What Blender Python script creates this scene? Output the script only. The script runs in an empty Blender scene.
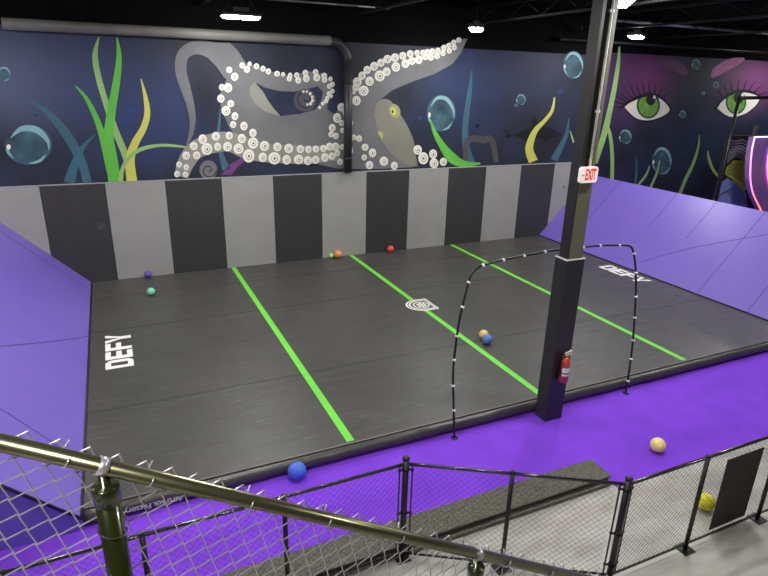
import bpy, bmesh, math, random
from mathutils import Vector, Matrix, Euler
random.seed(7)
S = bpy.context.scene
COL = S.collection
U = 1.22                       # one wall-pad width (4 ft) in metres
F0 = 0.15                      # court surface stands 0.15 pad widths above the hall floor

# ------------------------------------------------------------------ camera (solved from the court lines)
CAMP = (1.18329801, -11.25320977, 3.62289084)
CAMR = tuple(math.radians(a) for a in (70.1260742, -1.40494795, -24.63676886))
FPX = 577.86
def M(x, y, z): return Vector((x*U, y*U, (z+F0)*U))
cd = bpy.data.cameras.new('camera'); cam = bpy.data.objects.new('camera', cd); COL.objects.link(cam)
cam.location = M(*CAMP); cam.rotation_euler = Euler(CAMR, 'XYZ')
cd.sensor_width = 36; cd.lens = FPX*36/768; cd.clip_start = .05; cd.clip_end = 200
S.camera = cam
RM = Euler(CAMR, 'XYZ').to_matrix()
def at(px, py, axis, val):
    """where the sight line of a measured point meets a known plane (metres; axis 0/1/2)"""
    d = RM @ Vector(((px-384)/FPX, -(py-288)/FPX, -1)); c = cam.location
    return c + d*((val-c[axis])/d[axis])

# ------------------------------------------------------------------ materials
MATS = {}
def srgb(r, g, b):
    f = lambda c: (c/255)/12.92 if c/255 <= .04045 else ((c/255+.055)/1.055)**2.4
    return (f(r), f(g), f(b))
def mat(name, col, rough=.5, var=.12, scale=6, bump=0, bscale=60, metal=0, coat=0, spec=.5, stretch=None, emit=None, col2=None):
    if name in MATS: return MATS[name]
    m = bpy.data.materials.new(name); m.use_nodes = True; nt = m.node_tree; N = nt.nodes; L = nt.links
    b = N['Principled BSDF']
    tc = N.new('ShaderNodeTexCoord'); mp = N.new('ShaderNodeMapping'); L.new(tc.outputs['Object'], mp.inputs[0])
    if stretch: mp.inputs['Scale'].default_value = stretch
    no = N.new('ShaderNodeTexNoise'); no.inputs['Scale'].default_value = scale; no.inputs['Detail'].default_value = 5
    L.new(mp.outputs[0], no.inputs['Vector'])
    cr = N.new('ShaderNodeValToRGB'); cr.color_ramp.elements[0].position = .3; cr.color_ramp.elements[1].position = .7
    c1 = [max(0, c*(1-var)) for c in col]; c2 = [min(1, c*(1+var)) for c in (col2 or col)]
    cr.color_ramp.elements[0].color = (*c1, 1); cr.color_ramp.elements[1].color = (*c2, 1)
    L.new(no.outputs['Fac'], cr.inputs[0]); L.new(cr.outputs[0], b.inputs['Base Color'])
    b.inputs['Roughness'].default_value = rough; b.inputs['Metallic'].default_value = metal
    b.inputs['Coat Weight'].default_value = coat; b.inputs['Specular IOR Level'].default_value = spec
    if bump:
        n2 = N.new('ShaderNodeTexNoise'); n2.inputs['Scale'].default_value = bscale; n2.inputs['Detail'].default_value = 3
        L.new(mp.outputs[0], n2.inputs['Vector'])
        bp = N.new('ShaderNodeBump'); bp.inputs['Strength'].default_value = bump; bp.inputs['Distance'].default_value = .01
        L.new(n2.outputs['Fac'], bp.inputs['Height']); L.new(bp.outputs[0], b.inputs['Normal'])
    if emit:
        b.inputs['Emission Color'].default_value = (*emit[0], 1); b.inputs['Emission Strength'].default_value = emit[1]
    MATS[name] = m; return m

def mat_blobs(name, base, base2, blobs, rough=.6, nscale=.9):
    """paint with soft clouds of colour: blobs = (centre xz, radius xz, colour, amount)"""
    m = bpy.data.materials.new(name); m.use_nodes = True; nt = m.node_tree; N = nt.nodes; L = nt.links
    b = N['Principled BSDF']; b.inputs['Roughness'].default_value = rough; b.inputs['Specular IOR Level'].default_value = .3
    tc = N.new('ShaderNodeTexCoord')
    no = N.new('ShaderNodeTexNoise'); no.inputs['Scale'].default_value = nscale; no.inputs['Detail'].default_value = 4
    L.new(tc.outputs['Object'], no.inputs['Vector'])
    cr = N.new('ShaderNodeValToRGB'); cr.color_ramp.elements[0].position = .35; cr.color_ramp.elements[1].position = .72
    cr.color_ramp.elements[0].color = (*base, 1); cr.color_ramp.elements[1].color = (*base2, 1)
    L.new(no.outputs['Fac'], cr.inputs[0]); cur = cr.outputs[0]
    for (cx, cz), (rx, rz), col, amt in blobs:
        mp = N.new('ShaderNodeMapping'); mp.inputs['Location'].default_value = (-cx/rx, 0, -cz/rz)
        mp.inputs['Scale'].default_value = (1/rx, 0, 1/rz); L.new(tc.outputs['Object'], mp.inputs[0])
        ln = N.new('ShaderNodeVectorMath'); ln.operation = 'LENGTH'; L.new(mp.outputs[0], ln.inputs[0])
        mr = N.new('ShaderNodeMapRange'); mr.interpolation_type = 'SMOOTHSTEP'
        mr.inputs['From Min'].default_value = 0; mr.inputs['From Max'].default_value = 1
        mr.inputs['To Min'].default_value = amt; mr.inputs['To Max'].default_value = 0
        L.new(ln.outputs['Value'], mr.inputs['Value'])
        mx = N.new('ShaderNodeMix'); mx.data_type = 'RGBA'; L.new(mr.outputs[0], mx.inputs['Factor'])
        L.new(cur, mx.inputs['A']); mx.inputs['B'].default_value = (*col, 1); cur = mx.outputs['Result']
    L.new(cur, b.inputs['Base Color']); MATS[name] = m; return m

# ------------------------------------------------------------------ mesh builder
class MB:
    def __init__(s): s.v = []; s.f = []; s.mi = []; s.sm = []
    def face(s, idx, m=0, smooth=False): s.f.append(tuple(idx)); s.mi.append(m); s.sm.append(smooth)
    def add(s, vs, fs, m=0, smooth=False):
        o = len(s.v); s.v += [Vector(p) for p in vs]
        for f in fs: s.face([o+i for i in f], m, smooth)
    def box(s, c, size, m=0, rot=None):
        hx, hy, hz = [a/2 for a in size]; P = [Vector((x, y, z)) for x in (-hx, hx) for y in (-hy, hy) for z in (-hz, hz)]
        if rot is not None: P = [rot @ p for p in P]
        s.add([Vector(c)+p for p in P], [(0,1,3,2),(4,6,7,5),(0,4,5,1),(2,3,7,6),(0,2,6,4),(1,5,7,3)], m)
    def span(s, a, b, m=0): s.box([(i+j)/2 for i, j in zip(a, b)], [abs(i-j) for i, j in zip(a, b)], m)
    def tube(s, pts, r, n=8, m=0, cap=True, smooth=True):
        pts = [Vector(p) for p in pts]; k = len(pts); rs = r if isinstance(r, (list, tuple)) else [r]*k
        t0 = (pts[1]-pts[0]).normalized(); up = Vector((0,0,1)) if abs(t0.z) < .9 else Vector((1,0,0))
        nx = t0.cross(up).normalized(); o = len(s.v)
        for i, p in enumerate(pts):
            a = pts[max(i-1, 0)]; b = pts[min(i+1, k-1)]; t = (b-a).normalized()
            nx = (nx - t*nx.dot(t)).normalized(); ny = t.cross(nx)
            for j in range(n):
                a_ = 2*math.pi*j/n; s.v.append(p + (nx*math.cos(a_)+ny*math.sin(a_))*rs[i])
        for i in range(k-1):
            for j in range(n):
                s.face((o+i*n+j, o+i*n+(j+1)%n, o+(i+1)*n+(j+1)%n, o+(i+1)*n+j), m, smooth)
        if cap:
            s.face([o+j for j in reversed(range(n))], m); s.face([o+(k-1)*n+j for j in range(n)], m)
    def lathe(s, prof, c=(0,0,0), n=24, m=0, rot=None, mats=None):
        o = len(s.v); c = Vector(c)
        for r, z in prof:
            for j in range(n):
                a = 2*math.pi*j/n; p = Vector((r*math.cos(a), r*math.sin(a), z)); s.v.append(c + (rot @ p if rot is not None else p))
        for i in range(len(prof)-1):
            for j in range(n):
                s.face((o+i*n+j, o+i*n+(j+1)%n, o+(i+1)*n+(j+1)%n, o+(i+1)*n+j), mats[i] if mats else m, True)
        s.face([o+j for j in reversed(range(n))], m); s.face([o+(len(prof)-1)*n+j for j in range(n)], m)
    def prism(s, poly, d, m=0):
        """poly: ordered 3-D points of a flat outline; d: extrusion vector"""
        n = len(poly); o = len(s.v); d = Vector(d); s.v += [Vector(p) for p in poly] + [Vector(p)+d for p in poly]
        s.face(range(o, o+n), m); s.face([o+n+i for i in reversed(range(n))], m)
        for i in range(n): s.face((o+i, o+n+i, o+n+(i+1)%n, o+(i+1)%n), m)
    def build(s, name, mats, parent=None, loc=None, bevel=0):
        me = bpy.data.meshes.new(name)
        org = Vector(loc) if loc is not None else Vector((0,0,0))
        me.from_pydata([tuple(v-org) for v in s.v], [], s.f)
        for p, m, sm in zip(me.polygons, s.mi, s.sm): p.material_index = m; p.use_smooth = sm
        for m in (mats if isinstance(mats, (list, tuple)) else [mats]): me.materials.append(m)
        bm = bmesh.new(); bm.from_mesh(me)
        big = [f for f in bm.faces if len(f.verts) > 4]
        if big: bmesh.ops.triangulate(bm, faces=big)
        bmesh.ops.recalc_face_normals(bm, faces=bm.faces); bm.to_mesh(me); bm.free()
        o = bpy.data.objects.new(name, me); COL.objects.link(o)
        if loc is not None and parent is None: o.location = org
        if parent is not None:
            o.parent = parent
            if loc is None: o.location = -Vector(parent.get('_org', parent.location))
            else: o.location = org - parent.location
        if bevel:
            b = o.modifiers.new('bevel', 'BEVEL'); b.width = bevel; b.segments = 2; b.limit_method = 'ANGLE'
        return o
def tag(o, label, cat, group=None):
    o['label'] = label; o['category'] = cat
    if group: o['group'] = group
    return o
def struct(o, label=None):
    o['kind'] = 'structure'
    if label: o['label'] = label
    return o
def thing(name, label, cat, loc=(0,0,0), group=None):
    o = bpy.data.objects.new(name, None); COL.objects.link(o); o.location = loc; o.empty_display_size = .1
    return tag(o, label, cat, group)
def copy_thing(root):
    r = root.copy(); COL.objects.link(r)
    for ch in list(root.children):
        c = ch.copy(); COL.objects.link(c); c.parent = r
        for g in list(ch.children):
            d = g.copy(); COL.objects.link(d); d.parent = c
    return r
def spline(pts, n=6):
    """Catmull-Rom through tuples of any length"""
    out = []; k = len(pts)
    for i in range(k-1):
        p0, p1, p2, p3 = pts[max(i-1,0)], pts[i], pts[i+1], pts[min(i+2,k-1)]
        for j in range(n):
            t = j/n
            out.append(tuple(.5*((2*b)+(-a+c)*t+(2*a-5*b+4*c-d)*t*t+(-a+3*b-3*c+d)*t**3) for a, b, c, d in zip(p0,p1,p2,p3)))
    out.append(tuple(pts[-1])); return out
ORD = ['first','second','third','fourth','fifth','sixth','seventh','eighth']

# ------------------------------------------------------------------ colours
VIN_BLACK = mat('black_vinyl', srgb(44,44,43), .5, .12, 3, .12, 90)
PAD_BLACK = mat('black_pad_vinyl', srgb(50,49,49), .55, .1, 2, .06, 40)
PAD_GREY = mat('grey_pad_vinyl', srgb(148,147,143), .55, .05, 2, .06, 40)
PURPLE = mat('purple_vinyl', srgb(112,92,184), .42, .04, 1.2, .03, 30)
PURPLE_DK = mat('purple_seam', srgb(58,36,120), .6)
CARPET = mat('purple_carpet', srgb(120,65,204), .95, .10, 2.2, .5, 350, spec=.1)
GREEN = mat('green_line_vinyl', srgb(102,204,54), .5, .05)
WHITE = mat('white_print', srgb(232,230,222), .5, .04)
BLACK = mat('matte_black_paint', srgb(20,20,21), .75, .2)
BLACKST = mat('black_steel', srgb(26,25,24), .4, .2, 8)
RAILB = mat('glossy_black_rail', srgb(40,38,38), .25, .15, 8, coat=.6)
COLST = mat('dark_bronze_column_paint', srgb(98,95,78), .5, .06, 3)
CONC = mat('concrete', srgb(156,152,144), .55, .14, 1.6, .1, 30, stretch=(1, 3, 1), col2=srgb(168,165,158))
RUBBER = mat('speckled_rubber', srgb(84,82,72), .85, .9, 75)
ALUM = mat('dull_galvanised', srgb(150,150,148), .4, .1, 5, metal=.7)

# ------------------------------------------------------------------ the hall
m = MB(); m.span((-7, -22, -.1), (27, .3, 0)); struct(m.build('floor', CONC))
YW = .10*U                                                     # face of the mural wall
m = MB(); m.span((-7, YW, 0), (27, YW+.2, 6.4)); struct(m.build('wall_back', mat('black_wall_paint', srgb(14,14,15), .9, .15, spec=.05)))
m = MB(); m.span((-7.2, -22, 0), (-7, YW+.2, 6.4)); struct(m.build('wall_left', mat('dark_wall_paint', srgb(52,50,58), .8)))
m = MB(); m.span((27, -22, 0), (27.2, YW+.2, 6.4)); struct(m.build('wall_right', MATS['dark_wall_paint']))
m = MB(); m.span((-7.2, -22.2, 0), (27.2, -22, 6.4)); struct(m.build('wall_front', MATS['dark_wall_paint']))
ceil = mat('black_ceiling_paint', srgb(12,12,13), .9, spec=.05)
m = MB(); m.span((-7.2, -22.2, 6.4), (27.2, YW+.2, 6.6))
for i in range(110): m.span((-7+i*.31, -22, 6.36), (-6.87+i*.31, YW, 6.4))
struct(m.build('ceiling', ceil))

# purple carpet round the court
m = MB(); m.prism([M(*q, -F0) for q in ((-5.6,-7.85),(5.36,-7.85),(5.36,-7.955),(20.5,-7.955),(20.5,.06),(-5.6,.06))], (0,0,.0073))
tag(m.build('carpet', CARPET), 'purple carpet laid on the hall floor around the black court', 'carpet')

# ------------------------------------------------------------------ court
XL, XR, YF = .575, 10.735, -6.44
def court_mat():
    m = mat('court_vinyl', srgb(66,65,62), .42, .10, 1.1); nt = m.node_tree; N = nt.nodes; L = nt.links; b = N['Principled BSDF']
    tc = N.new('ShaderNodeTexCoord'); mp = N.new('ShaderNodeMapping'); mp.inputs['Scale'].default_value = (1, 9, 1)
    L.new(tc.outputs['Object'], mp.inputs[0])
    no = N.new('ShaderNodeTexNoise'); no.inputs['Scale'].default_value = 2.2; no.inputs['Detail'].default_value = 6; no.inputs['Roughness'].default_value = .7
    L.new(mp.outputs[0], no.inputs['Vector'])
    mr = N.new('ShaderNodeMapRange'); mr.inputs['From Min'].default_value = .35; mr.inputs['From Max'].default_value = .72
    mr.inputs['To Min'].default_value = .30; mr.inputs['To Max'].default_value = .56; L.new(no.outputs['Fac'], mr.inputs['Value'])
    L.new(mr.outputs[0], b.inputs['Roughness'])
    m2 = N.new('ShaderNodeMapping'); m2.inputs['Scale'].default_value = (1.3, 15, 1); m2.inputs['Rotation'].default_value = (0, 0, .12); L.new(tc.outputs['Object'], m2.inputs[0])
    n3 = N.new('ShaderNodeTexNoise'); n3.inputs['Scale'].default_value = 2.6; n3.inputs['Detail'].default_value = 4; L.new(m2.outputs[0], n3.inputs['Vector'])
    r3 = N.new('ShaderNodeMapRange'); r3.inputs['From Min'].default_value = .62; r3.inputs['From Max'].default_value = .78; r3.inputs['To Max'].default_value = .55; L.new(n3.outputs['Fac'], r3.inputs['Value'])
    mx = N.new('ShaderNodeMix'); mx.data_type = 'RGBA'; src = b.inputs['Base Color'].links[0].from_socket
    L.new(r3.outputs[0], mx.inputs['Factor']); L.new(src, mx.inputs['A']); mx.inputs['B'].default_value = (.24, .235, .22, 1); L.new(mx.outputs['Result'], b.inputs['Base Color'])
    wv = N.new('ShaderNodeTexWave'); wv.bands_direction = 'Y'; wv.inputs['Scale'].default_value = 14; wv.inputs['Distortion'].default_value = .4
    L.new(tc.outputs['Object'], wv.inputs['Vector'])
    ad = N.new('ShaderNodeMath'); ad.operation = 'MULTIPLY_ADD'; ad.inputs[1].default_value = .25; L.new(wv.outputs['Fac'], ad.inputs[0]); L.new(no.outputs['Fac'], ad.inputs[2])
    bp = N.new('ShaderNodeBump'); bp.inputs['Strength'].default_value = .28; bp.inputs['Distance'].default_value = .012
    L.new(ad.outputs[0], bp.inputs['Height']); L.new(bp.outputs[0], b.inputs['Normal'])
    return m
COURT = court_mat()
court = thing('air_track_floor', 'large black inflatable court mat with three green lines', 'mat', M(XL, YF, -F0))
zt = F0*U
m = MB(); m.span(M(XL, YF, -F0+.008), M(XR, -.002, 0)); m.build('mat_top', COURT, court)
# front bolster: a soft roll along the near edge, slightly uneven
m = MB(); n = 14; segs = 90; o = 0
for i in range(segs+1):
    x = (XL + (XR-XL)*i/segs)*U; w = .004*math.sin(i*1.9)+.004*math.sin(i*.73)
    for j in range(n):
        a = 2*math.pi*j/n
        m.v.append(Vector((x, YF*U-.03 - math.cos(a)*(.066+w), .09+.006 + math.sin(a)*.082)))
for i in range(segs):
    for j in range(n): m.face((i*n+j, i*n+(j+1)%n, (i+1)*n+(j+1)%n, (i+1)*n+j), 0, True)
m.face(list(range(n))); m.face([segs*n+j for j in range(n)])
bol = m.build('front_bolster', mat('bolster_vinyl', srgb(70,69,64), .33, .1, 4, .35, 12), court)
m = MB(); m.tube([M(XL, YF, .004), M(XR, YF, .004)], .009, 6)
m.build('edge_piping', mat('grey_piping', srgb(128,126,118), .5), court)
for y in (-2.42, -4.78, -.93):
    m = MB(); m.span(M(XL+.01, y-.006, 0), M(XR-.01, y+.006, .0012)); m.build('mat_seam', mat('mat_seam_black', srgb(28,28,28), .6), court)
for i in range(3):
    x = 3.117+i*2.527
    m = MB(); m.span(M(x-.043, -6.40, 0), M(x+.043, -.01, .0022))
    m.build('court_line', GREEN, court)

def letters(text, org, du, dv, size, adv, m, w=.62, thick=Vector((0,0,.0022))):
    """block capitals D E F Y drawn from polygons; du along the text, dv up the letters"""
    s = .2
    for i, ch in enumerate(text):
        def P(a, b): return org + du*(adv*i + a*size*w) + dv*(b*size)
        def poly(pts): m.prism([P(*q) for q in pts], thick)
        if ch == 'D':
            poly([(0,0),(.3,0),(.3,1),(0,1)]); poly([(.3,0),(.75,0),(1,.16),(.7,.2),(.3,.2)]); poly([(.3,1),(.75,1),(1,.84),(.7,.8),(.3,.8)])
            poly([(.7,.2),(1,.16),(1,.84),(.7,.8)])
        elif ch == 'E':
            poly([(0,0),(.36,0),(.36,1),(0,1)])
            for a, b in ((0,.2),(.4,.6),(.8,1)): poly([(.36,a),(.98,a),(.98,b),(.36,b)])
        elif ch == 'F':
            poly([(0,0),(.36,0),(.36,1),(0,1)])
            for a, b in ((.4,.6),(.8,1)): poly([(.36,a),(.98,a),(.98,b),(.36,b)])
        elif ch == 'Y':
            poly([(.34,0),(.7,0),(.7,.42),(.34,.42)]); poly([(.34,.42),(.52,.42),(.3,1),(-.06,1)]); poly([(.52,.42),(.7,.42),(1.08,1),(.74,1)])
m = MB(); letters('DEFY', M(1.11, -3.735, .001), Vector((0,1,0)), Vector((-1,0,0)), .34*U, .285*U, m, w=.74); m.build('printed_lettering', WHITE, court)
m = MB(); letters('DEFY', M(10.24, -2.59, .001), Vector((0,-1,0)), Vector((1,0,0)), .34*U, .278*U, m, w=.74); m.build('printed_lettering', WHITE, court)
# shield emblem on the centre line
m = MB()
cx, cy = 5.70, -3.19
def dshape(k, n=14):
    h = .255*k; a = .24*k
    pts = [(.19*k, -h), (.19*k, h), (-.02*k, h)]
    for i in range(1, n): t = math.pi/2+math.pi*i/n; pts.append((-.02*k+math.cos(t)*.27*k, math.sin(t)*h))
    pts.append((-.02*k, -h)); return pts
def ring(outer, inner, z0, mi=0):
    n = len(outer)
    for i in range(n):
        j = (i+1) % n
        m.prism([M(cx+outer[i][0], cy+outer[i][1], z0), M(cx+outer[j][0], cy+outer[j][1], z0), M(cx+inner[j][0], cy+inner[j][1], z0), M(cx+inner[i][0], cy+inner[i][1], z0)], (0,0,.002), mi)
m.prism([M(cx+x, cy+y, .0022) for x, y in dshape(1.0)], (0,0,.001), 1)
ring(dshape(1.0), dshape(.9), .0032); ring(dshape(.82), dshape(.72), .0032)
def circ(r, n=20): return [(r*math.cos(2*math.pi*i/n)-.02, r*math.sin(2*math.pi*i/n)) for i in range(n)]
ring(circ(.145), circ(.122), .0032)
for i, w in enumerate((.07, .10, .07)): m.span(M(cx-.085+i*.055, cy-w, .0032), M(cx-.05+i*.055, cy+w, .0048))
m.build('printed_emblem', [WHITE, COURT], court)
# printed lettering on the bolster, upside down as it stands in the place
def text_mesh(name, body, size, matl, parent, mtx, extrude=.001, bold=0, sx=1):
    cu = bpy.data.curves.new(name, 'FONT'); cu.body = body; cu.size = size; cu.extrude = extrude; cu.align_x = 'CENTER'; cu.align_y = 'CENTER'; cu.offset = bold
    cu.resolution_u = 3
    tmp = bpy.data.objects.new(name+'_tmp', cu); COL.objects.link(tmp); bpy.context.view_layer.update()
    me = bpy.data.meshes.new_from_object(tmp.evaluated_get(bpy.context.evaluated_depsgraph_get()))
    bpy.data.objects.remove(tmp); me.name = name
    me.transform(Matrix.Diagonal((sx,1,1,1))); me.transform(mtx); me.materials.clear(); me.materials.append(matl)
    o = bpy.data.objects.new(name, me); COL.objects.link(o)
    if parent: o.parent = parent; o.location = -parent.location
    return o
# text frame: x axis -X, y axis down
mx = Matrix.Translation(Vector((1.145*U, YF*U-.0985, .088))) @ Matrix(((-1,0,0,0),(0,0,-1,0),(0,-1,0,0),(0,0,0,1)))
bpy.context.view_layer.update()
text_mesh('printed_lettering', 'Airtrack Factory', .092, WHITE, court, mx, bold=.001)

# ------------------------------------------------------------------ slanted purple ramps
def ramp(name, label, x0, sgn, seams):  # x0: foot line beside the court
    T = 1.465; y1 = -6.535
    root = thing(name, label, 'ramp', M(x0, -3.2, -F0))
    pts = [(x0, 0), (x0+sgn*T, T), (x0+sgn*T, -F0+.006), (x0, -F0+.006)]
    m = MB(); m.prism([M(x, y1, z) for x, z in pts], (0, -y1*U-.003, 0)); m.build('wedge_body', PURPLE, root, bevel=.012)
    def P(y, s, off): return M(x0+sgn*s, y, s) + Vector((-sgn, 0, 1)).normalized()*off
    for seam in seams:
        m = MB()
        for (ya, sa), (yb, sb) in zip(seam[:-1], seam[1:]):
            a = P(ya, sa, .001); b = P(yb, sb, .001); nrm = Vector((-sgn, 0, 1)).normalized(); w = (b-a).normalized().cross(nrm)*.006
            m.prism([a-w, b-w, b+w, a+w], nrm*.0025)
        m.build('panel_seam', PURPLE_DK, root)
    m = MB(); m.tube([M(x0-sgn*.0, y1, .012), M(x0, -.01, .012)], .014, 6); m.build('foot_piping', mat('foot_piping_black', srgb(26,20,40), .6), root)
    m = MB(); m.tube([M(x0, y1-.008, -.02), M(x0+sgn*(T-.03), y1-.008, T-.05)], .016, 6); m.build('side_strip', MATS['foot_piping_black'], root)  # dark strip along the sloping end edge
    return root
def curve_seam(pts): return spline(pts, 4)
ramp('padded_ramp', 'purple slanted ramp pad along the left side of the court', .565, -1,
     [curve_seam([(-4.9,1.02),(-4.3,.76),(-3.4,.36),(-2.58,.02)]), [(-.50,.0),(-.46,1.45)], [(-5.73,.0),(-5.50,.6),(-5.3,1.45)]])
ramp('padded_ramp', 'purple slanted ramp pad along the right side of the court', 10.745, 1,
     [curve_seam([(-3.06,.17),(-3.45,.42),(-3.94,.70),(-4.88,1.13)]), [(-4.55,.0),(-4.55,1.45)], [(-5.53,0),(-5.53,1.45)], [(-3.55,.75),(-3.55,1.45)], [(-1.0,0),(-1.0,1.45)], [(-2.6,.75),(-2.6,1.45)]])

# ------------------------------------------------------------------ striped wall pads
cnt = {'grey': 0, 'black': 0}
HP = 1.793
for k in range(-1, 12):
    c = 'grey' if k % 2 else 'black'; i = cnt[c]; cnt[c] += 1
    r = thing('wall_pad', f'{c} upright wall pad under the mural, {ORD[i]} {c} one from the left', 'wall pad', M(k+.5, .04, -F0), 'striped wall pads along the back of the court')
    m = MB(); m.span(M(k+.003, 0, -F0), M(k+.997, .074, HP-.012))
    m.build('pad_panel', PAD_GREY if c == 'grey' else PAD_BLACK, r, bevel=.012)
    m = MB(); m.span(M(k+.002, -.004, HP-.012), M(k+.998, .075, HP)); m.build('top_cap', mat('pale_cap_trim', srgb(150,150,152), .5), r, bevel=.004)
    if k == 0:
        m = MB()
        for q in range(16):
            a = random.random()*6.28; rr = random.random()*.11; l = .05+.05*random.random(); p = M(.86+rr*math.cos(a), 0, 1.03+.8*rr*math.sin(a)); an = random.random()*3
            d = Vector((math.cos(an), 0, math.sin(an)))*l; w = Vector((-math.sin(an), 0, math.cos(an)))*.004
            m.prism([p-d-w, p+d-w, p+d+w, p-d+w], (0, -.0012, 0))
        m.build('scuff_mark', mat('scuff_grey', srgb(82,82,84), .7), r)
    if k == 11:
        q = at(563.7, 186, 1, 0); m = MB(); m.lathe([(.03,0),(.03,.02),(.012,.025),(.012,.07),(.02,.075),(.02,.09)], q, 12, rot=Matrix.Rotation(math.pi/2, 3, 'X'))
        m.build('eyelet_hook', ALUM, r)

# ------------------------------------------------------------------ murals, painted on the back wall
def wall(px, py, lay): return at(px, py, 1, YW - .0045 - lay*.0012)
def shape(m, pts, lay, mi=0, smooth=0):
    if smooth:
        pts = spline(list(pts)+[pts[0]], smooth)[:-1]
    m.prism([wall(x, y, lay) for x, y in pts], (0, .001, 0), mi)
def stroke(m, pts, lay, mi=0, n=6):
    """pts: (px, py, width)"""
    P = spline(pts, n); L, R = [], []
    for i, (x, y, w) in enumerate(P):
        a = P[max(i-1, 0)]; b = P[min(i+1, len(P)-1)]; dx, dy = b[0]-a[0], b[1]-a[1]; d = math.hypot(dx, dy) or 1
        w = max(w, .3)/2; L.append((x-dy/d*w, y+dx/d*w)); R.append((x+dy/d*w, y-dx/d*w))
    for i in range(len(P)-1):
        m.prism([wall(*q, lay) for q in (L[i], L[i+1], R[i+1], R[i])], (0, .001, 0), mi)
def disc(m, x, y, rx, ry, lay, mi=0, n=18, rot=0, a0=0, a1=2*math.pi):
    c, s = math.cos(rot), math.sin(rot); pts = []
    for i in range(n):
        t = a0+(a1-a0)*i/n; u, v = rx*math.cos(t), ry*math.sin(t); pts.append((x+u*c-v*s, y+u*s+v*c))
    shape(m, pts, lay, mi)
def Z2(l): return [(160+p[0]/3.349, 20+p[1]/3.349, *[q/3.349 for q in p[2:]]) for p in l]
def Z3(l): return [(320+p[0]/3.349, 20+p[1]/3.349, *[q/3.349 for q in p[2:]]) for p in l]
def Z1(l): return [tuple(q/3 for q in p) for p in l]
def Z4(l): return [(448+p[0]/3, p[1]/3, *[q/3 for q in p[2:]]) for p in l]
def Z5(l): return [(576+p[0]/3, p[1]/3, *[q/3 for q in p[2:]]) for p in l]
def blob(px, py, rx, ry, col, a):
    c = at(px, py, 1, YW); k = (c-cam.location).length/FPX*1.15
    return ((c.x, c.z), (rx*k, ry*k), col, a)
NAVY = srgb(31,34,42); NAVY2 = srgb(42,50,74)
PGREY = mat('mural_grey_paint', srgb(106,106,108), .6, .14, 1.2, spec=.3)
PGREYD = mat('mural_dark_grey_paint', srgb(72,72,74), .6, .15, 1.4, spec=.3)
PGREYL = mat('mural_pale_grey_paint', srgb(136,135,126), .6, .08, 1.5, spec=.3)
PSUCK = mat('mural_sucker_cream', srgb(222,219,208), .6, .05, spec=.3)
PSUCK2 = mat('mural_sucker_shade', srgb(156,151,140), .6, .05, spec=.3)
PDARK = mat('mural_dark_ink', srgb(34,34,40), .6, .1, spec=.3)
PNAVY = mat('mural_navy_hole', srgb(34,40,62), .6, .4, 1.5, spec=.3)
PLEAF = mat('mural_bright_green', srgb(94,176,66), .6, .12, 1.5, spec=.3)
PLIME = mat('mural_lime', srgb(140,176,108), .6, .12, 2, spec=.3)
PYELL = mat('mural_yellow_green', srgb(204,196,84), .6, .12, 1.5, spec=.3, col2=srgb(178,186,94))
PTEAL = mat('mural_teal', srgb(58,96,112), .6, .15, 1.5, spec=.3)
PTEALL = mat('mural_pale_teal', srgb(126,166,172), .6, .12, 3, spec=.3)
PBUB = mat('mural_bubble_shade', srgb(46,62,76), .6, .3, 2.5, spec=.3, col2=srgb(58,88,100))
PBLUE = mat('mural_blue_dot', srgb(42,58,108), .6, .1, spec=.3)
PMAG = mat('mural_magenta', srgb(106,58,112), .6, .12, spec=.3)
PPINK = mat('mural_pink', srgb(176,92,146), .6, .2, 2, spec=.3)

mur = thing('mural', 'octopus and seaweed underwater mural painted above the striped pads', 'mural', (7, YW, 2.2))
XM = at(600, 100, 1, YW).x
m = MB(); m.span((-6.9, YW-.0043, HP*U+.1), (XM, YW-.0015, 5.40))
m.build('painted_background', mat_blobs('mural_sea_paint', NAVY, NAVY2, [
    blob(20, 75, 75, 60, srgb(84,91,120), .8), blob(95, 75, 70, 70, srgb(62,72,110), .5), blob(150, 120, 80, 60, srgb(48,62,108), .6),  # first blob: paler lavender area near the left end
    blob(205, 95, 22, 40, srgb(22,24,32), .8), blob(470, 90, 70, 60, srgb(46,62,104), .6), blob(520, 70, 70, 45, srgb(56,62,92), .6),
    blob(280, 140, 50, 35, srgb(40,50,84), .5), blob(345, 70, 60, 40, srgb(30,33,44), .6)]), mur)
def seaweed(par, mt, pts, lay=1):
    mm = MB(); stroke(mm, pts, lay); return mm.build('painted_seaweed', mt, par)
seaweed(mur, PTEAL, Z1([(80,297,2),(140,335,16),(190,390,26),(225,445,28),(250,500,26),(262,548,26)]))
seaweed(mur, PTEAL, Z1([(284,406,4),(250,440,14),(225,490,24),(208,548,34)]), 2)
seaweed(mur, PLIME, Z1([(297,110,3),(285,165,16),(295,230,18),(318,310,18),(345,390,20),(370,450,20),(385,500,16)]), 2)
seaweed(mur, PLEAF, Z1([(351,112,4),(357,170,16),(350,240,22),(335,330,26),(326,410,30),(336,480,34),(344,545,38)]), 4)
seaweed(mur, PLEAF, Z1([(226,257,3),(262,300,12),(295,370,18),(315,440,22),(330,500,26),(340,545,24)]), 3)
seaweed(mur, PYELL, Z1([(423,237,3),(436,290,12),(442,340,18),(430,385,20),(405,430,24),(390,480,28),(396,545,32)]), 5)
seaweed(mur, PLIME, Z1([(362,548,14),(368,505,12),(390,470,12),(425,447,12),(480,436,9),(530,438,7),(575,444,3)]), 6)
seaweed(mur, PLEAF, Z3([(369,332,3),(385,378,14),(412,425,24),(440,460,34),(470,478,26),(505,483,14),(537,480,6)]), 7)
seaweed(mur, PTEAL, Z3([(509,166,3),(502,235,14),(492,305,18),(486,370,20),(490,430,24),(508,485,30)]), 2)
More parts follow.
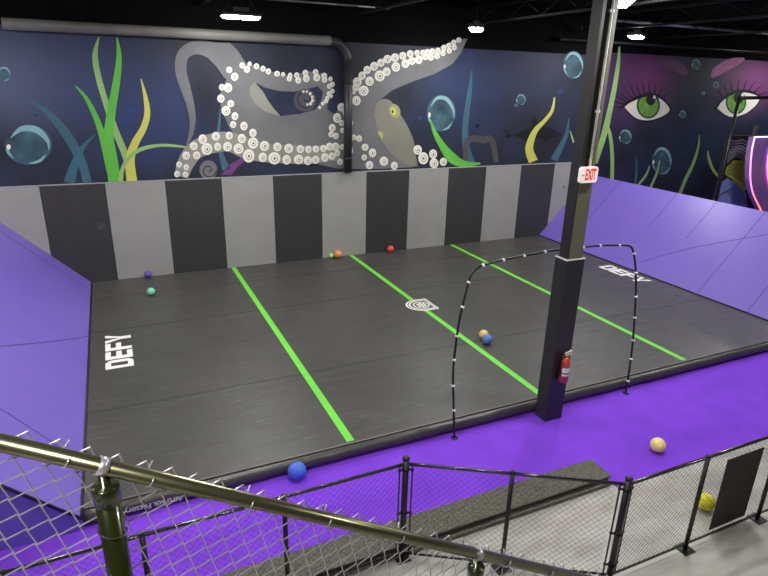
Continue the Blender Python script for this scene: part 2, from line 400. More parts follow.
seaweed(mur, PYELL, Z4([(320,292,4),(312,332,9),(290,362,11),(265,388,15),(250,418,20),(244,450,24),(256,484,28)]), 5)
seaweed(mur, PTEAL, Z4([(363,355,3),(356,400,10),(340,438,16),(318,480,22)]), 2)
seaweed(mur, PLIME, Z4([(366,392,2),(372,410,5),(377,428,5)]), 4)
seaweed(mur, PTEAL, Z2([(203,296,3),(198,350,9),(196,395,12),(205,450,16),(222,500,26)]), 2)
m = MB(); shape(m, Z2([(204,518),(222,498),(238,482),(262,468),(292,452),(280,476),(258,494),(240,519)]), 2); m.build('painted_coral', PMAG, mur)
m = MB(); stroke(m, Z3([(488,470,16),(488,435,18),(494,408,20),(512,396,22),(545,402,24),(570,398,22),(582,425,20),(590,478,18)]), 3, 0, 5); m.build('painted_arch', PGREYD, mur)
def bubble(par, x, y, rx, ry):
    mm = MB(); disc(mm, x, y, rx, ry, 2, 0, 24); 
    stroke(mm, [(x-rx*.75, y-ry*.35, .5), (x-rx*.3, y-ry*.8, rx*.22), (x+rx*.35, y-ry*.75, rx*.26), (x+rx*.8, y-ry*.2, rx*.16), (x+rx*.85, y+ry*.3, .4)], 3, 1, 5)
    stroke(mm, [(x-rx*.9, y, .3), (x-rx*.85, y+ry*.35, rx*.12), (x-rx*.6, y+ry*.7, .4)], 3, 1, 4)
    stroke(mm, [(x+rx*.75, y+ry*.45, .3), (x+rx*.45, y+ry*.8, rx*.12), (x, y+ry*.93, .4)], 3, 1, 4)
    disc(mm, x-rx*.83, y+ry*.1, rx*.09, ry*.14, 4, 2, 8)
    return mm.build('painted_bubble', [PBUB, PTEALL, PSUCK], par)
for b in [(4,74,7,7.5), (28.5,145,24,20), (441.5,113,14.5,18.5), (573.5,65,10.5,14), (521,99.5,5,5.5), (516,105.5,1.5,1.5)]: bubble(mur, *b)
for x, y, r in [(36,115,2),(126,120,5),(131,110,4.5),(280.5,108,3),(470,54.5,3),(560.5,91,2.5),(477,126.5,2.5),(477,126,2.5),(420,118,2)]:
    m = MB(); disc(m, x, y, r, r, 1, 0, 12); m.build('painted_dot', PBLUE, mur)
# shark
m = MB(); shape(m, Z4([(160,383),(177,391),(189,404),(205,399),(230,389),(256,382),(254,362),(258,349),(272,368),(282,379),(312,386),(342,402),(322,414),(302,417),(298,428),(284,416),(262,417),(250,420),(238,432),(226,417),(206,409),(192,407),(176,416),(168,411),(181,402),(172,393)]), 4)
m.build('painted_shark', mat('mural_shark_grey', srgb(20,21,25), .6, .1, spec=.3), mur)
# tentacles
def suckers(mm, lst, lay):
    for i_, (x, y, r) in enumerate(lst):
        lay += (.0, .3, -.3)[i_ % 3] - (.0, .3, -.3)[(i_-1) % 3] if i_ else 0
        r *= 1.1; rx = r*random.uniform(.86, .98); ry = r*random.uniform(.96, 1.05)
        disc(mm, x, y, rx, ry, lay, 2, 14); disc(mm, x+rx*.05, y+ry*.05, rx*.58, ry*.6, lay+1, 3, 12); disc(mm, x+rx*.02, y, rx*.46, ry*.48, lay+2, 2, 12); disc(mm, x+rx*.05, y+ry*.05, rx*.17, ry*.2, lay+3, 4, 8)
TM = [PGREY, PGREYD, PSUCK, PSUCK2, PDARK, PNAVY, PGREYL]
m = MB(); stroke(m, Z1([(560,434,4),(572,405,12),(578,360,18),(570,310,24),(556,262,30),(543,215,34),(545,175,36),(562,152,38),(592,142,42),(622,146,48),(650,158,54)]), 2, 0, 5)
shape(m, Z1([(640,128),(690,128),(712,150),(735,185),(760,230),(700,250),(672,232),(650,200),(628,178)]), 1, 0)
m.build('painted_tentacle', TM, mur)
# looping tentacle
m = MB()
shape(m, Z2([(222,200),(232,165),(262,148),(300,146),(345,162),(400,182),(450,184),(500,172),(545,180),(580,210),(580,245),(560,280),(560,300),(590,320),(606,340),(612,430),(604,478),(560,470),(480,480),(400,474),(340,470),(296,462),(270,440),(262,400),(232,360),(205,300),(200,250)]), 3, 0)
shape(m, Z2([(318,208),(350,226),(400,238),(450,240),(490,232),(528,222),(546,240),(540,272),(520,300),(468,314),(404,322),(384,304),(352,262)]), 4, 5)
shape(m, Z2([(318,208),(302,222),(300,246),(316,278),(350,305),(404,322),(384,300),(362,270),(345,240)]), 5, 6)
disc(m, *Z2([(486,268)])[0], 38/3.349, 38/3.349, 5, 1, 24)
stroke(m, [(160+(488+r*math.cos(a))/3.349, 20+(262+r*math.sin(a))/3.349, 1.6) for a, r in [(t*.6+1.2, 34-t*2.2) for t in range(14)]], 6, 5, 4)
suckers(m, Z2([(232,167,10),(250,190,12),(228,227,14),(207,225,10),(204,263,12),(237,280,11),(221,304,15),(251,322,12),(245,350,11),(281,355,13),(311,378,13),
 (275,152,9),(291,165,11),(300,147,7),(323,155,9),(345,163,9),(363,172,9),(392,180,9),(412,182,7),(433,196,9),(436,184,7),(458,185,9),(463,202,10),(487,177,9),(490,196,11),(521,174,9),(525,193,11),(550,187,9),(551,200,9),(571,197,7),(578,215,8),(567,222,8),(578,238,7),(566,247,8),(573,255,6),(560,262,7),(556,272,7),(545,280,6),(535,293,5),
 (480,240,4),(492,240,4),(503,247,5),(510,258,5),(511,270,5),(505,280,5),(494,283,4)]), 7)
m.build('painted_tentacle', TM, mur)
# low band with two rows of suckers
m = MB()
stroke(m, Z2([(72,525,46),(86,480,56),(120,435,62),(180,412,66),(235,408,66),(290,430,70),(350,444,64),(430,450,62),(500,452,60),(570,446,52),(604,450,50)]), 11, 6, 6)
disc(m, *Z2([(162,502)])[0], 30/3.349, 32/3.349, 11, 0, 20)
stroke(m, [(160+(163+r*math.cos(a))/3.349, 20+(503+r*math.sin(a))/3.349, 1.0) for a, r in [(t*.6, 27-t*1.8) for t in range(14)]], 12, 4, 4)
suckers(m, Z2([(113,422,13),(143,399,14),(187,389,13),(232,387,12),(274,397,14),(312,412,17),(350,422,16),(393,425,13),(431,430,14),(470,432,12),(497,433,11),(522,432,11),(547,430,11),(569,423,11),(588,420,9),
 (88,454,12),(64,484,9),(57,516,10),(85,517,9),(88,493,9),(123,453,12),(157,432,18),(193,424,12),(226,424,14),(263,431,16),(297,455,20),(344,460,14),(383,463,19),(424,468,14),(464,467,15),(495,471,14),(521,468,12),(552,460,13),(576,456,11),(594,446,9),(602,475,9)]), 13)
m.build('painted_tentacle', TM, mur)
# big raised tentacle and head
m = MB()
shape(m, Z3([(494,62),(452,66),(400,92),(330,100),(260,112),(200,132),(150,165),(112,212),(95,258),(64,290),(44,330),(26,372),(-4,410),(-4,484),(60,498),(160,500),(300,494),(330,490),(318,440),(260,440),(200,400),(182,330),(205,265),(240,236),(310,206),(380,182),(440,150),(470,115)]), 6.3, 0)
suckers(m, Z3([(465,67,8),(448,75,8),(450,92,8),(432,85,8),(433,103,9),(415,93,9),(412,111,9),(395,103,9),(392,120,10),(376,105,9),(371,125,10),(360,107,9),(352,124,10),(345,110,9),(331,133,13),(325,110,9),(308,137,12),(302,113,11),(286,146,13),(277,120,12),(254,157,15),(251,126,13),(223,173,13),(226,131,13),(200,187,17),(204,143,12),(166,205,14),(181,155,13),(158,167,12),(146,237,16),(141,186,12),(125,207,14),(120,225,12),(122,270,15),(110,238,10),(100,270,12),(92,307,17),(72,292,13),(95,345,15),(57,328,14),(93,375,15),(73,345,9),(41,361,12),(37,383,9),(53,388,10),(75,425,9),(97,438,14),(52,424,13),(32,424,12),(41,455,10),(58,446,8),(67,475,10),(75,370,8),
 (113,393,9),(131,397,10),(151,426,11),(176,445,13),(148,460,9),(166,486,13),(214,473,14),(249,488,12),(327,435,14),(346,463,18),(379,449,14),(382,480,15),(413,475,12)]), 17)
m.build('painted_tentacle', TM, mur)
m = MB()
shape(m, Z3([(182,320),(186,288),(206,266),(232,268),(252,290),(290,350),(312,400),(322,450),(318,490),(280,476),(240,450),(206,400),(190,360)]), 8, 0, 3)
disc(m, *Z3([(250,305)])[0], 5.6, 7.2, 9, 1, 20, -.3); disc(m, *Z3([(246,306)])[0], 2.8, 4.4, 10, 2, 16, -.3); disc(m, *Z3([(243,307)])[0], 1, 1.6, 11, 3, 10)
shape(m, Z3([(190,374),(200,370),(214,376),(214,392),(206,405)]), 9, 1); shape(m, Z3([(196,378),(208,376),(208,394)]), 10, 2)
m.build('painted_octopus_head', [mat('mural_head_grey', srgb(126,124,112), .6, .08, 1.2, spec=.3), mat('mural_eye_sand', srgb(150,150,108), .6, .05, spec=.3), PYELL, PDARK], mur)

mur2 = thing('mural', 'green eyes and bubbles mural on the wall behind the steel column', 'mural', (16.5, YW, 2.2))
m = MB(); m.span((XM+.002, YW-.0043, 0.02), (26.8, YW-.0015, 5.5))
MG = srgb(118,58,110); PP = srgb(58,44,80)
m.build('painted_background', mat_blobs('mural_night_paint', srgb(28,31,42), srgb(38,46,70), [
    blob(640, 82, 62, 40, MG, .85), blob(612, 95, 40, 60, PP, .8), blob(750, 82, 48, 32, MG, .95), blob(700, 130, 70, 50, srgb(42,56,84), .5), blob(690, 95, 25, 45, srgb(26,30,42), .7)], nscale=1.2), mur2)
def eye(sc, iris, lashes, upper, pup, par):
    mm = MB(); shape(mm, Z5(sc), 3, 0, 3); e = mm.build('painted_eye', PSUCK, par)
    def sub(mm, n, mt): mm.build(n, mt, e).location = (0,0,0)
    (ix, iy, rx, ry) = iris; cx_, cy_ = 576+ix/3, iy/3
    mm = MB(); disc(mm, cx_, cy_, rx/3, ry/3, 4, 0, 26); disc(mm, cx_, cy_+.2, rx/3*.84, ry/3*.84, 5, 1, 24)
    for i in range(18):
        a = i*.349+.1; stroke(mm, [(cx_+rx/3*.36*math.cos(a), cy_+ry/3*.36*math.sin(a), .3), (cx_+rx/3*.8*math.cos(a), cy_+ry/3*.8*math.sin(a), .6)], 6, 2, 1)
    sub(mm, 'painted_iris', [mat('mural_iris_rim', srgb(50,80,42), .6, .1, spec=.3), mat('mural_iris_green', srgb(112,160,72), .6, .2, 6, spec=.3), mat('mural_iris_ray', srgb(62,116,40), .6, .1, spec=.3)])
    mm = MB(); px_, py_ = 576+pup[0]/3, pup[1]/3; disc(mm, px_, py_, pup[2]/3, pup[2]/3*1.15, 7, 0, 18); disc(mm, px_+pup[2]/3*.8, py_-pup[2]/3*.6, 1.4, 1.8, 8, 1, 10)
    sub(mm, 'painted_pupil', [PDARK, PSUCK])
    mm = MB(); stroke(mm, Z5(upper), 6, 0, 5)
    for a, b, c in lashes: stroke(mm, Z5([(*a, 4), (*b, 3), (*c, 1)]), 6, 0, 4)
    sub(mm, 'painted_eyelash', mat('mural_lash_black', srgb(24,22,30), .6, .1, spec=.3))
    return e
up1 = [(128,332,3),(150,312,7),(175,297,9),(205,286,10),(235,285,9),(262,298,7),(284,330,4),(262,352,3),(215,364,3),(178,356,2),(150,334,2)]
l1 = [((148,314),(130,308),(112,304)),((152,308),(134,296),(118,286)),((160,302),(142,286),(128,270)),((170,297),(154,276),(144,258)),((182,292),(168,270),(160,250)),((195,288),(184,264),(178,244)),((208,286),(201,262),(198,242)),((222,285),(219,262),(219,244)),((235,286),(237,266),(240,250)),((248,291),(254,274),(262,262)),((260,298),(272,284),(284,276)),((146,322),(128,322),(110,324))]
eye([(146,322),(165,305),(195,291),(230,290),(262,302),(281,330),(256,350),(216,361),(178,353)], (217,316,35,40), l1, up1, (224,300,14), mur2)
up2 = [(414,330,3),(424,315,6),(442,296,8),(468,280,9),(500,273,9),(530,278,8),(552,292,5),(540,318,3),(500,347,3),(462,352,2),(432,342,2),(418,330,2)]
l2 = [((430,308),(418,296),(408,290)),((442,296),(432,280),(424,270)),((456,286),(448,266),(444,252)),((470,280),(466,258),(466,242)),((486,275),(486,254),(490,238)),((502,273),(508,252),(516,238)),((518,275),(528,256),(540,244)),((532,280),(548,264),(560,256)),((544,288),(560,280),(574,276))]
eye([(424,325),(440,302),(470,284),(508,277),(540,284),(552,296),(534,324),(500,344),(460,350)], (480,306,31,37), l2, up2, (488,294,15), mur2)
m = MB(); stroke(m, Z5([(240,190,4),(270,190,22),(300,198,30),(322,214,26),(330,226,8)]), 1, 0, 5); m.build('painted_eyebrow', mat('mural_mauve', srgb(94,62,92), .6, .2, 3, spec=.3), mur2)
m = MB(); stroke(m, Z5([(408,232,8),(420,216,26),(445,200,30),(475,186,26),(505,176,6)]), 1, 0, 5); m.build('painted_eyebrow', PPINK, mur2)
for b in [(148,410,20,22),(258,482,31,43),(360,193,14,16),(320,343,10,12),(420,255,9,10),(382,280,5,6)]: bubble(mur2, 576+b[0]/3, b[1]/3, b[2]/3, b[3]/3)
seaweed(mur2, PLIME, Z5([(130,140,5),(127,190,11),(116,260,14),(102,330,16),(88,390,18),(70,450,16),(58,490,12)]), 4)
seaweed(mur2, PLIME, Z5([(88,365,6),(100,395,10),(107,440,11),(109,490,11),(108,540,11)]), 5)
seaweed(mur2, PLIME, Z5([(370,405,2),(367,440,6),(352,490,9),(328,540,10),(308,590,10)]), 4)
seaweed(mur2, PLIME, Z5([(395,452,3),(400,480,8),(412,510,9),(436,540,7)]), 4)
seaweed(mur2, PLIME, Z5([(221,498,3),(210,525,6),(186,556,7)]), 4)
seaweed(mur2, PLIME, Z5([(251,482,3),(242,520,6),(222,566,7)]), 6)
seaweed(mur2, PTEAL, Z5([(180,470,2),(182,510,6),(176,560,8)]), 3)

# ------------------------------------------------------------------ steel column, its pad, sign, extinguisher
YP = -6.73
def colx(x): return x*U
cr = thing('steel_column', 'tall dark steel column rising through the padded post to the ceiling', 'column', M(5.565, -6.645, -F0))
x0, x1, y0, y1 = 5.475*U, 5.665*U, -6.715*U, -6.575*U
m = MB(); m.span((x0, y0, 0), (x0+.05, y1, 6.4)); m.build('flange', mat('column_side_shaded', srgb(30,29,27), .5, .1), cr)  # left flange coloured darker for the shade on that side
m = MB(); m.span((x1-.05, y0, 0), (x1, y1, 6.4)); m.build('flange', COLST, cr)
m = MB(); m.span((x0+.05, y1-.07, 0), (x1-.05, y1-.03, 6.4)); m.build('web', COLST, cr)
m = MB(); m.span((x0+.012, y0-.004, 0), (x1, y0, at(589, 176, 1, y0).z)); m.build('cover_plate', COLST, cr)
pr = thing('post_pad', 'black padded sleeve wrapped around the foot of the steel column', 'pad', M(5.575, -6.61, -F0))
PT = 2.0*U
m = MB(); a, b, c, d = 5.45*U, 5.70*U, -6.735*U, -6.545*U
for (p, q) in (((a, c), (x0-.003, d)), ((x1+.003, c), (b, d)), ((x0-.003, c), (x1+.003, y0-.006)), ((x0-.003, y1+.003), (x1+.003, d))):
    m.span((*p, .008), (*q, PT))
# one sleeve: outer skin
m2 = MB(); n = 0
outer = [(a, c), (b, c), (b, d), (a, d)]; inner = [(x0-.003, y0-.006), (x1+.003, y0-.006), (x1+.003, y1+.003), (x0-.003, y1+.003)]
for z in (.008, PT):
    m2.v += [Vector((*p, z)) for p in outer] + [Vector((*p, z)) for p in inner]
for i in range(4):
    j = (i+1) % 4
    m2.face((i, j, 8+j, 8+i)); m2.face((4+i, 4+j, 12+j, 12+i)); m2.face((i, j, 4+j, 4+i)); m2.face((8+i, 8+j, 12+j, 12+i))
m2.build('sleeve', mat('post_pad_vinyl', srgb(42,41,42), .42, .1, 3, .25, 9), pr, bevel=.012)
for (p, q) in (((a+.0, c-.003), (a+.06, c+.02)), ((b-.06, c-.003), (b+.002, c+.02)), ((a-.003, c), (a+.02, d)), ((x0, c-.002), (x1, c+.012))):
    m = MB(); m.span((*p, PT-.004), (*q, PT+.010)); m.build('top_tab', mat('white_tab', srgb(225,225,220), .5), pr)
# exit sign
sg = at(589.3, 175, 1, -6.76*U)
es = thing('exit_sign', 'white exit sign with red letters on the dark steel column', 'sign', sg)
def rrect(w, h, r, n=5):
    pts = []
    for cx_, cz_, a0 in ((w/2-r, h/2-r, 0), (-w/2+r, h/2-r, 90), (-w/2+r, -h/2+r, 180), (w/2-r, -h/2+r, 270)):
        for i in range(n+1): t = math.radians(a0+90*i/n); pts.append((cx_+r*math.cos(t), cz_+r*math.sin(t)))
    return pts
m = MB(); yb = -6.722*U - sg.y
m.prism([sg+Vector((x, 0, z)) for x, z in rrect(.275, .195, .035)], (0, .045, 0)); m.build('housing', mat('exit_white', srgb(245,238,232), .4, .02, emit=((1,.9,.86), .18)), es)
RED = mat('exit_red', srgb(232,58,36), .5, .03, emit=((1,.06,.02), .25))
mx = Matrix.Translation(sg+Vector((.022, -.001, -.002))) @ Matrix.Rotation(math.pi/2, 4, 'X')
text_mesh('red_lettering', 'EXIT', .185, RED, es, mx, bold=.006, sx=.46)
m = MB(); p = sg+Vector((-.1, -.001, 0))
m.prism([p+Vector(q) for q in ((-.022,0,0),(-.004,0,.016),(-.004,0,.005),(.02,0,.005),(.02,0,-.005),(-.004,0,-.005),(-.004,0,-.016))], (0,-.0015,0)); m.build('red_arrow', RED, es)
m = MB(); m.span(sg+Vector((-.05, .045, -.05)), sg+Vector((.05, -6.718*U-sg.y, .05))); m.build('mounting_box', BLACKST, es)
# conduit
m = MB(); cxx = 5.592*U; m.tube([(cxx, y0-.006, sg.z+.09), (cxx, y0-.006, 6.38)], .017, 10)
for z in (4.3, 5.4): m.box((cxx, y0-.0, z), (.06, .03, .03))
tag(m.build('conduit_pipe', mat('white_conduit', srgb(226,226,220), .4)), 'thin white conduit running up the steel column above the exit sign', 'pipe')
# fire extinguisher
ex = Vector((5.575*U, c-.075, 0)); zb = at(561, 382, 1, ex.y).z
fe = thing('fire_extinguisher', 'red fire extinguisher hanging on the black padded post', 'fire extinguisher', (ex.x, ex.y, zb))
RED2 = mat('extinguisher_red', srgb(196,66,42), .3, .06, coat=.4)
m = MB(); R_ = .066
m.lathe([(.045,0),(R_,.008),(R_,.30),(R_*.92,.335),(R_*.62,.365),(.022,.385)], (ex.x, ex.y, zb), 24); m.build('cylinder', RED2, fe)
m = MB(); n = 10
for i in range(n):
    a0 = math.radians(200+140*i/n); a1_ = math.radians(200+140*(i+1)/n); rr = R_+.0012
    m.add([(ex.x+rr*math.cos(t), ex.y+rr*math.sin(t), zb+z) for t in (a0, a1_) for z in (.16, .24)], [(0,2,3,1)])
    m.add([(ex.x+rr*math.cos(t), ex.y+rr*math.sin(t), zb+z) for t in (a0, a1_) for z in (.115, .145)], [(0,2,3,1)])
m.build('paper_label', WHITE, fe)
m = MB(); m.lathe([(.024,.38),(.024,.41),(.016,.415),(.016,.44)], (ex.x, ex.y, zb), 16); m.lathe([(.018,0),(.018,.015)], (ex.x+.03, ex.y-.01, zb+.40), 12); m.build('valve', mat('brass', srgb(190,170,120), .35, .05, metal=.8), fe)
m = MB(); m.box((ex.x+.03, ex.y, zb+.452), (.12, .022, .014), rot=Matrix.Rotation(-.25, 3, 'Y')); m.box((ex.x+.03, ex.y, zb+.425), (.10, .02, .012)); m.build('lever_handle', mat('pale_lever', srgb(225,215,200), .4), fe)
m = MB(); m.tube(spline([(ex.x-.02, ex.y, zb+.425), (ex.x-.075, ex.y-.01, zb+.41), (ex.x-.09, ex.y-.01, zb+.33), (ex.x-.082, ex.y-.005, zb+.2), (ex.x-.078, ex.y, zb+.12)], 5), [.011]*16+[.013]*5, 8); m.build('hose', BLACKST, fe)
m = MB(); m.lathe([(R_+.003,.15),(R_+.003,.165)], (ex.x, ex.y, zb), 24); m.span((ex.x-.02, ex.y+R_-.004, zb+.1), (ex.x+.02, c-.001, zb+.42)); m.build('bracket', BLACKST, fe)

# ------------------------------------------------------------------ thin arch standing at the near edge of the court
ah = thing('arch_hoop', 'thin black arch hoop with white ties at the near court edge', 'hoop', M(5.7, -6.56, -F0))
ap = [(455,429,-6.60),(453.5,400,-6.59),(453.2,370,-6.58),(458.5,325,-6.56),(466,292,-6.53),(471,275,-6.51),(480,266.5,-6.50),(493,262.5,-6.49),(514,257.5,-6.48),(533,254,-6.47),(549,251,-6.46),(570,248.5,-6.46),(587,246.7,-6.46),(604,245.4,-6.46),(619,245.4,-6.47),(631,247,-6.48),(635,262,-6.50),(636,284,-6.52),(635,310,-6.54),(633,340,-6.57),(630,365,-6.59),(627,386,-6.60)]
ap = [at(x, y, 1, yy*U) for x, y, yy in ap]; ap[0].z = .012; ap[-1].z = .012
pts = [Vector(p) for p in spline([tuple(p) for p in ap], 4)]
m = MB(); m.tube(pts, .0155, 8); m.build('hoop_tube', BLACKST, ah)
acc = 0; last = 0
WT = mat('white_tie', srgb(235,235,230), .5)
for i in range(1, len(pts)):
    acc += (pts[i]-pts[i-1]).length
    if acc - last > .30:
        last = acc; t = (pts[i]-pts[i-1]).normalized(); m = MB(); m.tube([pts[i]-t*.012, pts[i]+t*.012], .0205, 8); m.box(pts[i]+Vector((0,-.024,0)), (.022,.016,.022)); m.build('tie', WT, ah)
m = MB(); m.lathe([(.05,0.0078),(.05,.012),(.02,.02)], (ap[0].x, ap[0].y, 0), 14); m.build('foot_disc', BLACKST, ah)
m = MB(); m.lathe([(.05,0.0078),(.05,.012),(.02,.02)], (ap[-1].x, ap[-1].y, 0), 14); m.build('foot_disc', BLACKST, ah)

# ------------------------------------------------------------------ dodgeballs
def ball(label, px, py, r, zfloor, col, yfix=None):
    p = at(px, py, 2, zfloor+r) if yfix is None else at(px, py, 1, yfix)
    p.z = zfloor+r
    me = MB(); n, k = 32, 20
    rot = Euler((random.random()*6, random.random()*6, random.random()*6)).to_matrix()
    prof = []
    o = 0
    for i in range(k+1):
        th = math.pi*i/k
        for j in range(n):
            ph = 2*math.pi*j/n; d = Vector((math.sin(th)*math.cos(ph), math.sin(th)*math.sin(ph), math.cos(th)))
            g = min(abs(d.x), abs(d.y)); rr = r*(1-.018*max(0, 1-g/.06))
            me.v.append(p + rot @ (d*rr))
    for i in range(k):
        for j in range(n): me.face((i*n+j, (i+1)*n+j, (i+1)*n+(j+1)%n, i*n+(j+1)%n), 0, True)
    mt = mat('ball_'+'_'.join(str(c) for c in col), srgb(*col), .55, .14, 14, .25, 45)
    b = me.build('dodgeball', mt, None, loc=p)
    bm = bmesh.new(); bm.from_mesh(b.data); bmesh.ops.remove_doubles(bm, verts=bm.verts, dist=1e-5); bmesh.ops.recalc_face_normals(bm, faces=bm.faces); bm.to_mesh(b.data); bm.free()
    tag(b, label, 'ball', 'dodgeballs lying around the court')
    pole = p + rot @ Vector((.7*r, 0, .7*r)).normalized()*r
    vm = MB(); dirn = (pole-p).normalized(); vm.tube([pole-dirn*.004, pole+dirn*.001], .007, 8)
    v = vm.build('valve', mat('valve_dark', srgb(40,40,40), .6)); v.parent = b; v.location = -p
    return b
ball('bright blue ball on the purple carpet against the front bolster', 297, 471, .112, .008, (66,104,206))
ball('cream ball alone on the open purple carpet', 658, 445, .098, .008, (240,214,130))
ball('yellow ball on bare concrete behind the chain link fence', 706, 502, .098, 0, (226,222,40))
ball('small mint green ball on the mat below a grey wall pad', 151, 291.5, .082, zt, (124,208,172))
ball('small violet ball touching the foot of a grey wall pad', 147.5, 273, .078, zt, (96,74,170), yfix=-.09)
ball('orange ball against the wall pads beside the centre line', 338, 256, .10, zt, (246,140,72), yfix=-.12)
ball('tiny lime ball tucked beside the orange ball', 331.3, 257, .06, zt, (150,220,120), yfix=-.075)
ball('red ball in front of a black wall pad', 390.5, 248.5, .098, zt, (206,70,66), yfix=-.14)
bt = ball('tan yellow ball behind a blue one on the court', 483.8, 334.5, .088, zt, (230,190,110))
bb = ball('pale blue ball in front of a tan ball on the court', 487.5, 339.3, .092, zt, (84,122,190))
dv = (bb.location-bt.location); dv.z = 0
if dv.length < .186: bt.location = bt.location - dv.normalized()*(.186-dv.length)

# ------------------------------------------------------------------ long step
st = thing('platform_step', 'long speckled grey rubber step beside the purple carpet', 'step', M(3, -7.8, -F0))
ZS = (F0-.045)*U
e1 = at(611.5, 475.5, 2, ZS); e2 = at(591, 458.6, 2, ZS); sx0, sx1 = .2*U, (e1.x+e2.x)/2; syn, syf = e1.y, e2.y
m = MB(); m.span((sx0, syn+.02, .009), (sx1-.025, syf-.01, ZS-.022)); m.build('riser', mat('step_riser_black', srgb(44,43,40), .8, .2), st)
m = MB(); m.span((sx0, syn, ZS-.024), (sx1, syf, ZS)); m.build('tread', RUBBER, st, bevel=.006)
m = MB(); m.span((sx0, syn-.03, 0), (sx1-.025, syn+.02, .05)); m.build('kick_strip', mat('kick_strip_grey', srgb(104,101,90), .85, .8, 75), st)

# ------------------------------------------------------------------ chain link
def chainlink(m, org, du, dv, nrm, length, height, W, r, sides=4, bulge=None):
    """interlocked zig-zag wires filling a length x height sheet; du along, dv down the sheet"""
    bulge = bulge or r
    nw = int(length/W); nj = int(height/W)
    for k in range(nw):
        pts = []
        for j in range(nj+1):
            odd = (j+k) % 2; off = nrm*(bulge*(1 if odd else -1))
            pts.append(org + du*(k*W + W*odd) + dv*(j*W) + off)
        m.tube(pts, r, sides, cap=False)
FH = .96*U
MESHB = mat('black_coated_wire', srgb(44,43,40), .4, .1)
fe2 = thing('chain_link_fence', 'black chain link fence zigzagging across the hall floor', 'fence', M(3.7, -8.3, -F0))
FL = at(406, 462, 2, FH).y/U
FP = [(-.75, FL), (at(406, 462, 2, FH).x/U, FL), (4.42, -8.78), (7.9, -8.81)]
posts = []
def fpost(x, y, r, h, plate=True):
    m = MB(); m.tube([M(x, y, -F0), M(x, y, -F0)+Vector((0,0,h))], r, 12)
    p = m.build('fence_post', BLACKST, fe2)
    m = MB(); m.lathe([(r*1.12,h-.02),(r*1.12,h+.004),(r*.5,h+.018)], M(x, y, -F0), 12); m.build('post_cap', BLACKST, p).location = (0,0,0)
    if plate:
        m = MB(); m.box(M(x, y, -F0)+Vector((0,0,.006)), (.15,.15,.012)); m.build('base_plate', BLACKST, p).location = (0,0,0)
        for sx_ in (-1,1):
            for sy_ in (-1,1):
                pass
def topx(px, py, yy):
    return at(px, py, 1, yy*U).x/U
for i in range(3):
    (xa, ya), (xb, yb) = FP[i], FP[i+1]
    A = M(xa, ya, -F0); B = M(xb, yb, -F0); d = (B-A).normalized(); Ln = (B-A).length; nrm = d.cross(Vector((0,0,1)))
    rt = FH-.02
    m = MB(); m.tube([A+Vector((0,0,rt))+d*.03, B+Vector((0,0,rt))-d*.03], .0175, 10); m.build('top_rail', RAILB, fe2)
    m = MB(); m.tube([A+Vector((0,0,.07))+d*.03, B+Vector((0,0,.07))-d*.03], .012, 8); m.build('bottom_rail', BLACKST, fe2)
    m = MB(); chainlink(m, A+d*.07+Vector((0,0,rt+.005))+nrm*.012, d, Vector((0,0,-1)), nrm, Ln-.15, rt-.05, .0335, .0019, 4); m.build('chain_link_mesh', MESHB, fe2)
    for P_, s in ((A, 1), (B, -1)):
        if (i == 0 and s == 1) or (i == 2 and s == -1): continue
        q = P_+d*s*.065
        m = MB(); m.box(q+Vector((0,0,FH/2+.02)), (.016,.006,FH-.1), rot=Matrix.Rotation(math.atan2(d.y, d.x), 3, 'Z')); m.build('tension_bar', BLACKST, fe2)
        for z in (.2, .58, FH-.08):
            m = MB(); m.tube([P_+Vector((0,0,z-.012)), P_+Vector((0,0,z+.012))], .036, 12); m.box(P_+d*s*.05+Vector((0,0,z)), (.06,.012,.024), rot=Matrix.Rotation(math.atan2(d.y, d.x), 3, 'Z')); m.build('tension_band', BLACKST, fe2)
for x, y in FP[1:3]: fpost(x, y, .031, FH+.05)
fpost(FP[3][0], FP[3][1], .031, FH+.05)
for px, py, yy, in ((142, 537, FL), (284, 495, FL), (0, 571, FL)): fpost(topx(px, py, yy), yy, .022, FH-.0)
t_ = .5; 
def on_mid(px, py):
    best = None
    for i in range(1, 100):
        t = i/100; x = FP[1][0]+(FP[2][0]-FP[1][0])*t; y = FP[1][1]+(FP[2][1]-FP[1][1])*t
        q = RM.transposed() @ (M(x, y, -F0)+Vector((0,0,FH)) - cam.location); u = 384+FPX*q.x/-q.z
        if best is None or abs(u-px) < best[0]: best = (abs(u-px), x, y)
    return best[1:]
fpost(*on_mid(512.5, 473), .022, FH)
for px, py in ((708, 458.5),): fpost(topx(px, py, -8.795), -8.795, .022, FH)
fpost(6.24, -8.80, .022, FH); fpost(7.07, -8.803, .022, FH)
# dark board hung behind the fence
yb = -8.74*U
bp = [at(x, y, 1, yb) for x, y in ((727,461),(764.5,447.5),(745,515),(711,530))]
bx0 = (bp[0].x+bp[3].x)/2; bx1 = (bp[1].x+bp[2].x)/2; bz1 = (bp[0].z+bp[1].z)/2; bz0 = (bp[2].z+bp[3].z)/2
bd = thing('notice_board', 'black board hanging on the far side of the chain link fence', 'board', ((bx0+bx1)/2, yb, bz0))
m = MB(); m.span((bx0, yb, bz0), (bx1, yb+.012, bz1)); m.build('board_panel', mat('board_black', srgb(40,38,34), .6, .2, 4), bd, bevel=.003)
for x in (bx0+.05, bx1-.05):
    m = MB(); m.tube([(x, yb+.006, bz1-.02), (x, yb-.03, bz1+.02), (x, yb-.062, bz1+.03)], .003, 5); m.build('hanging_wire', BLACKST, bd)

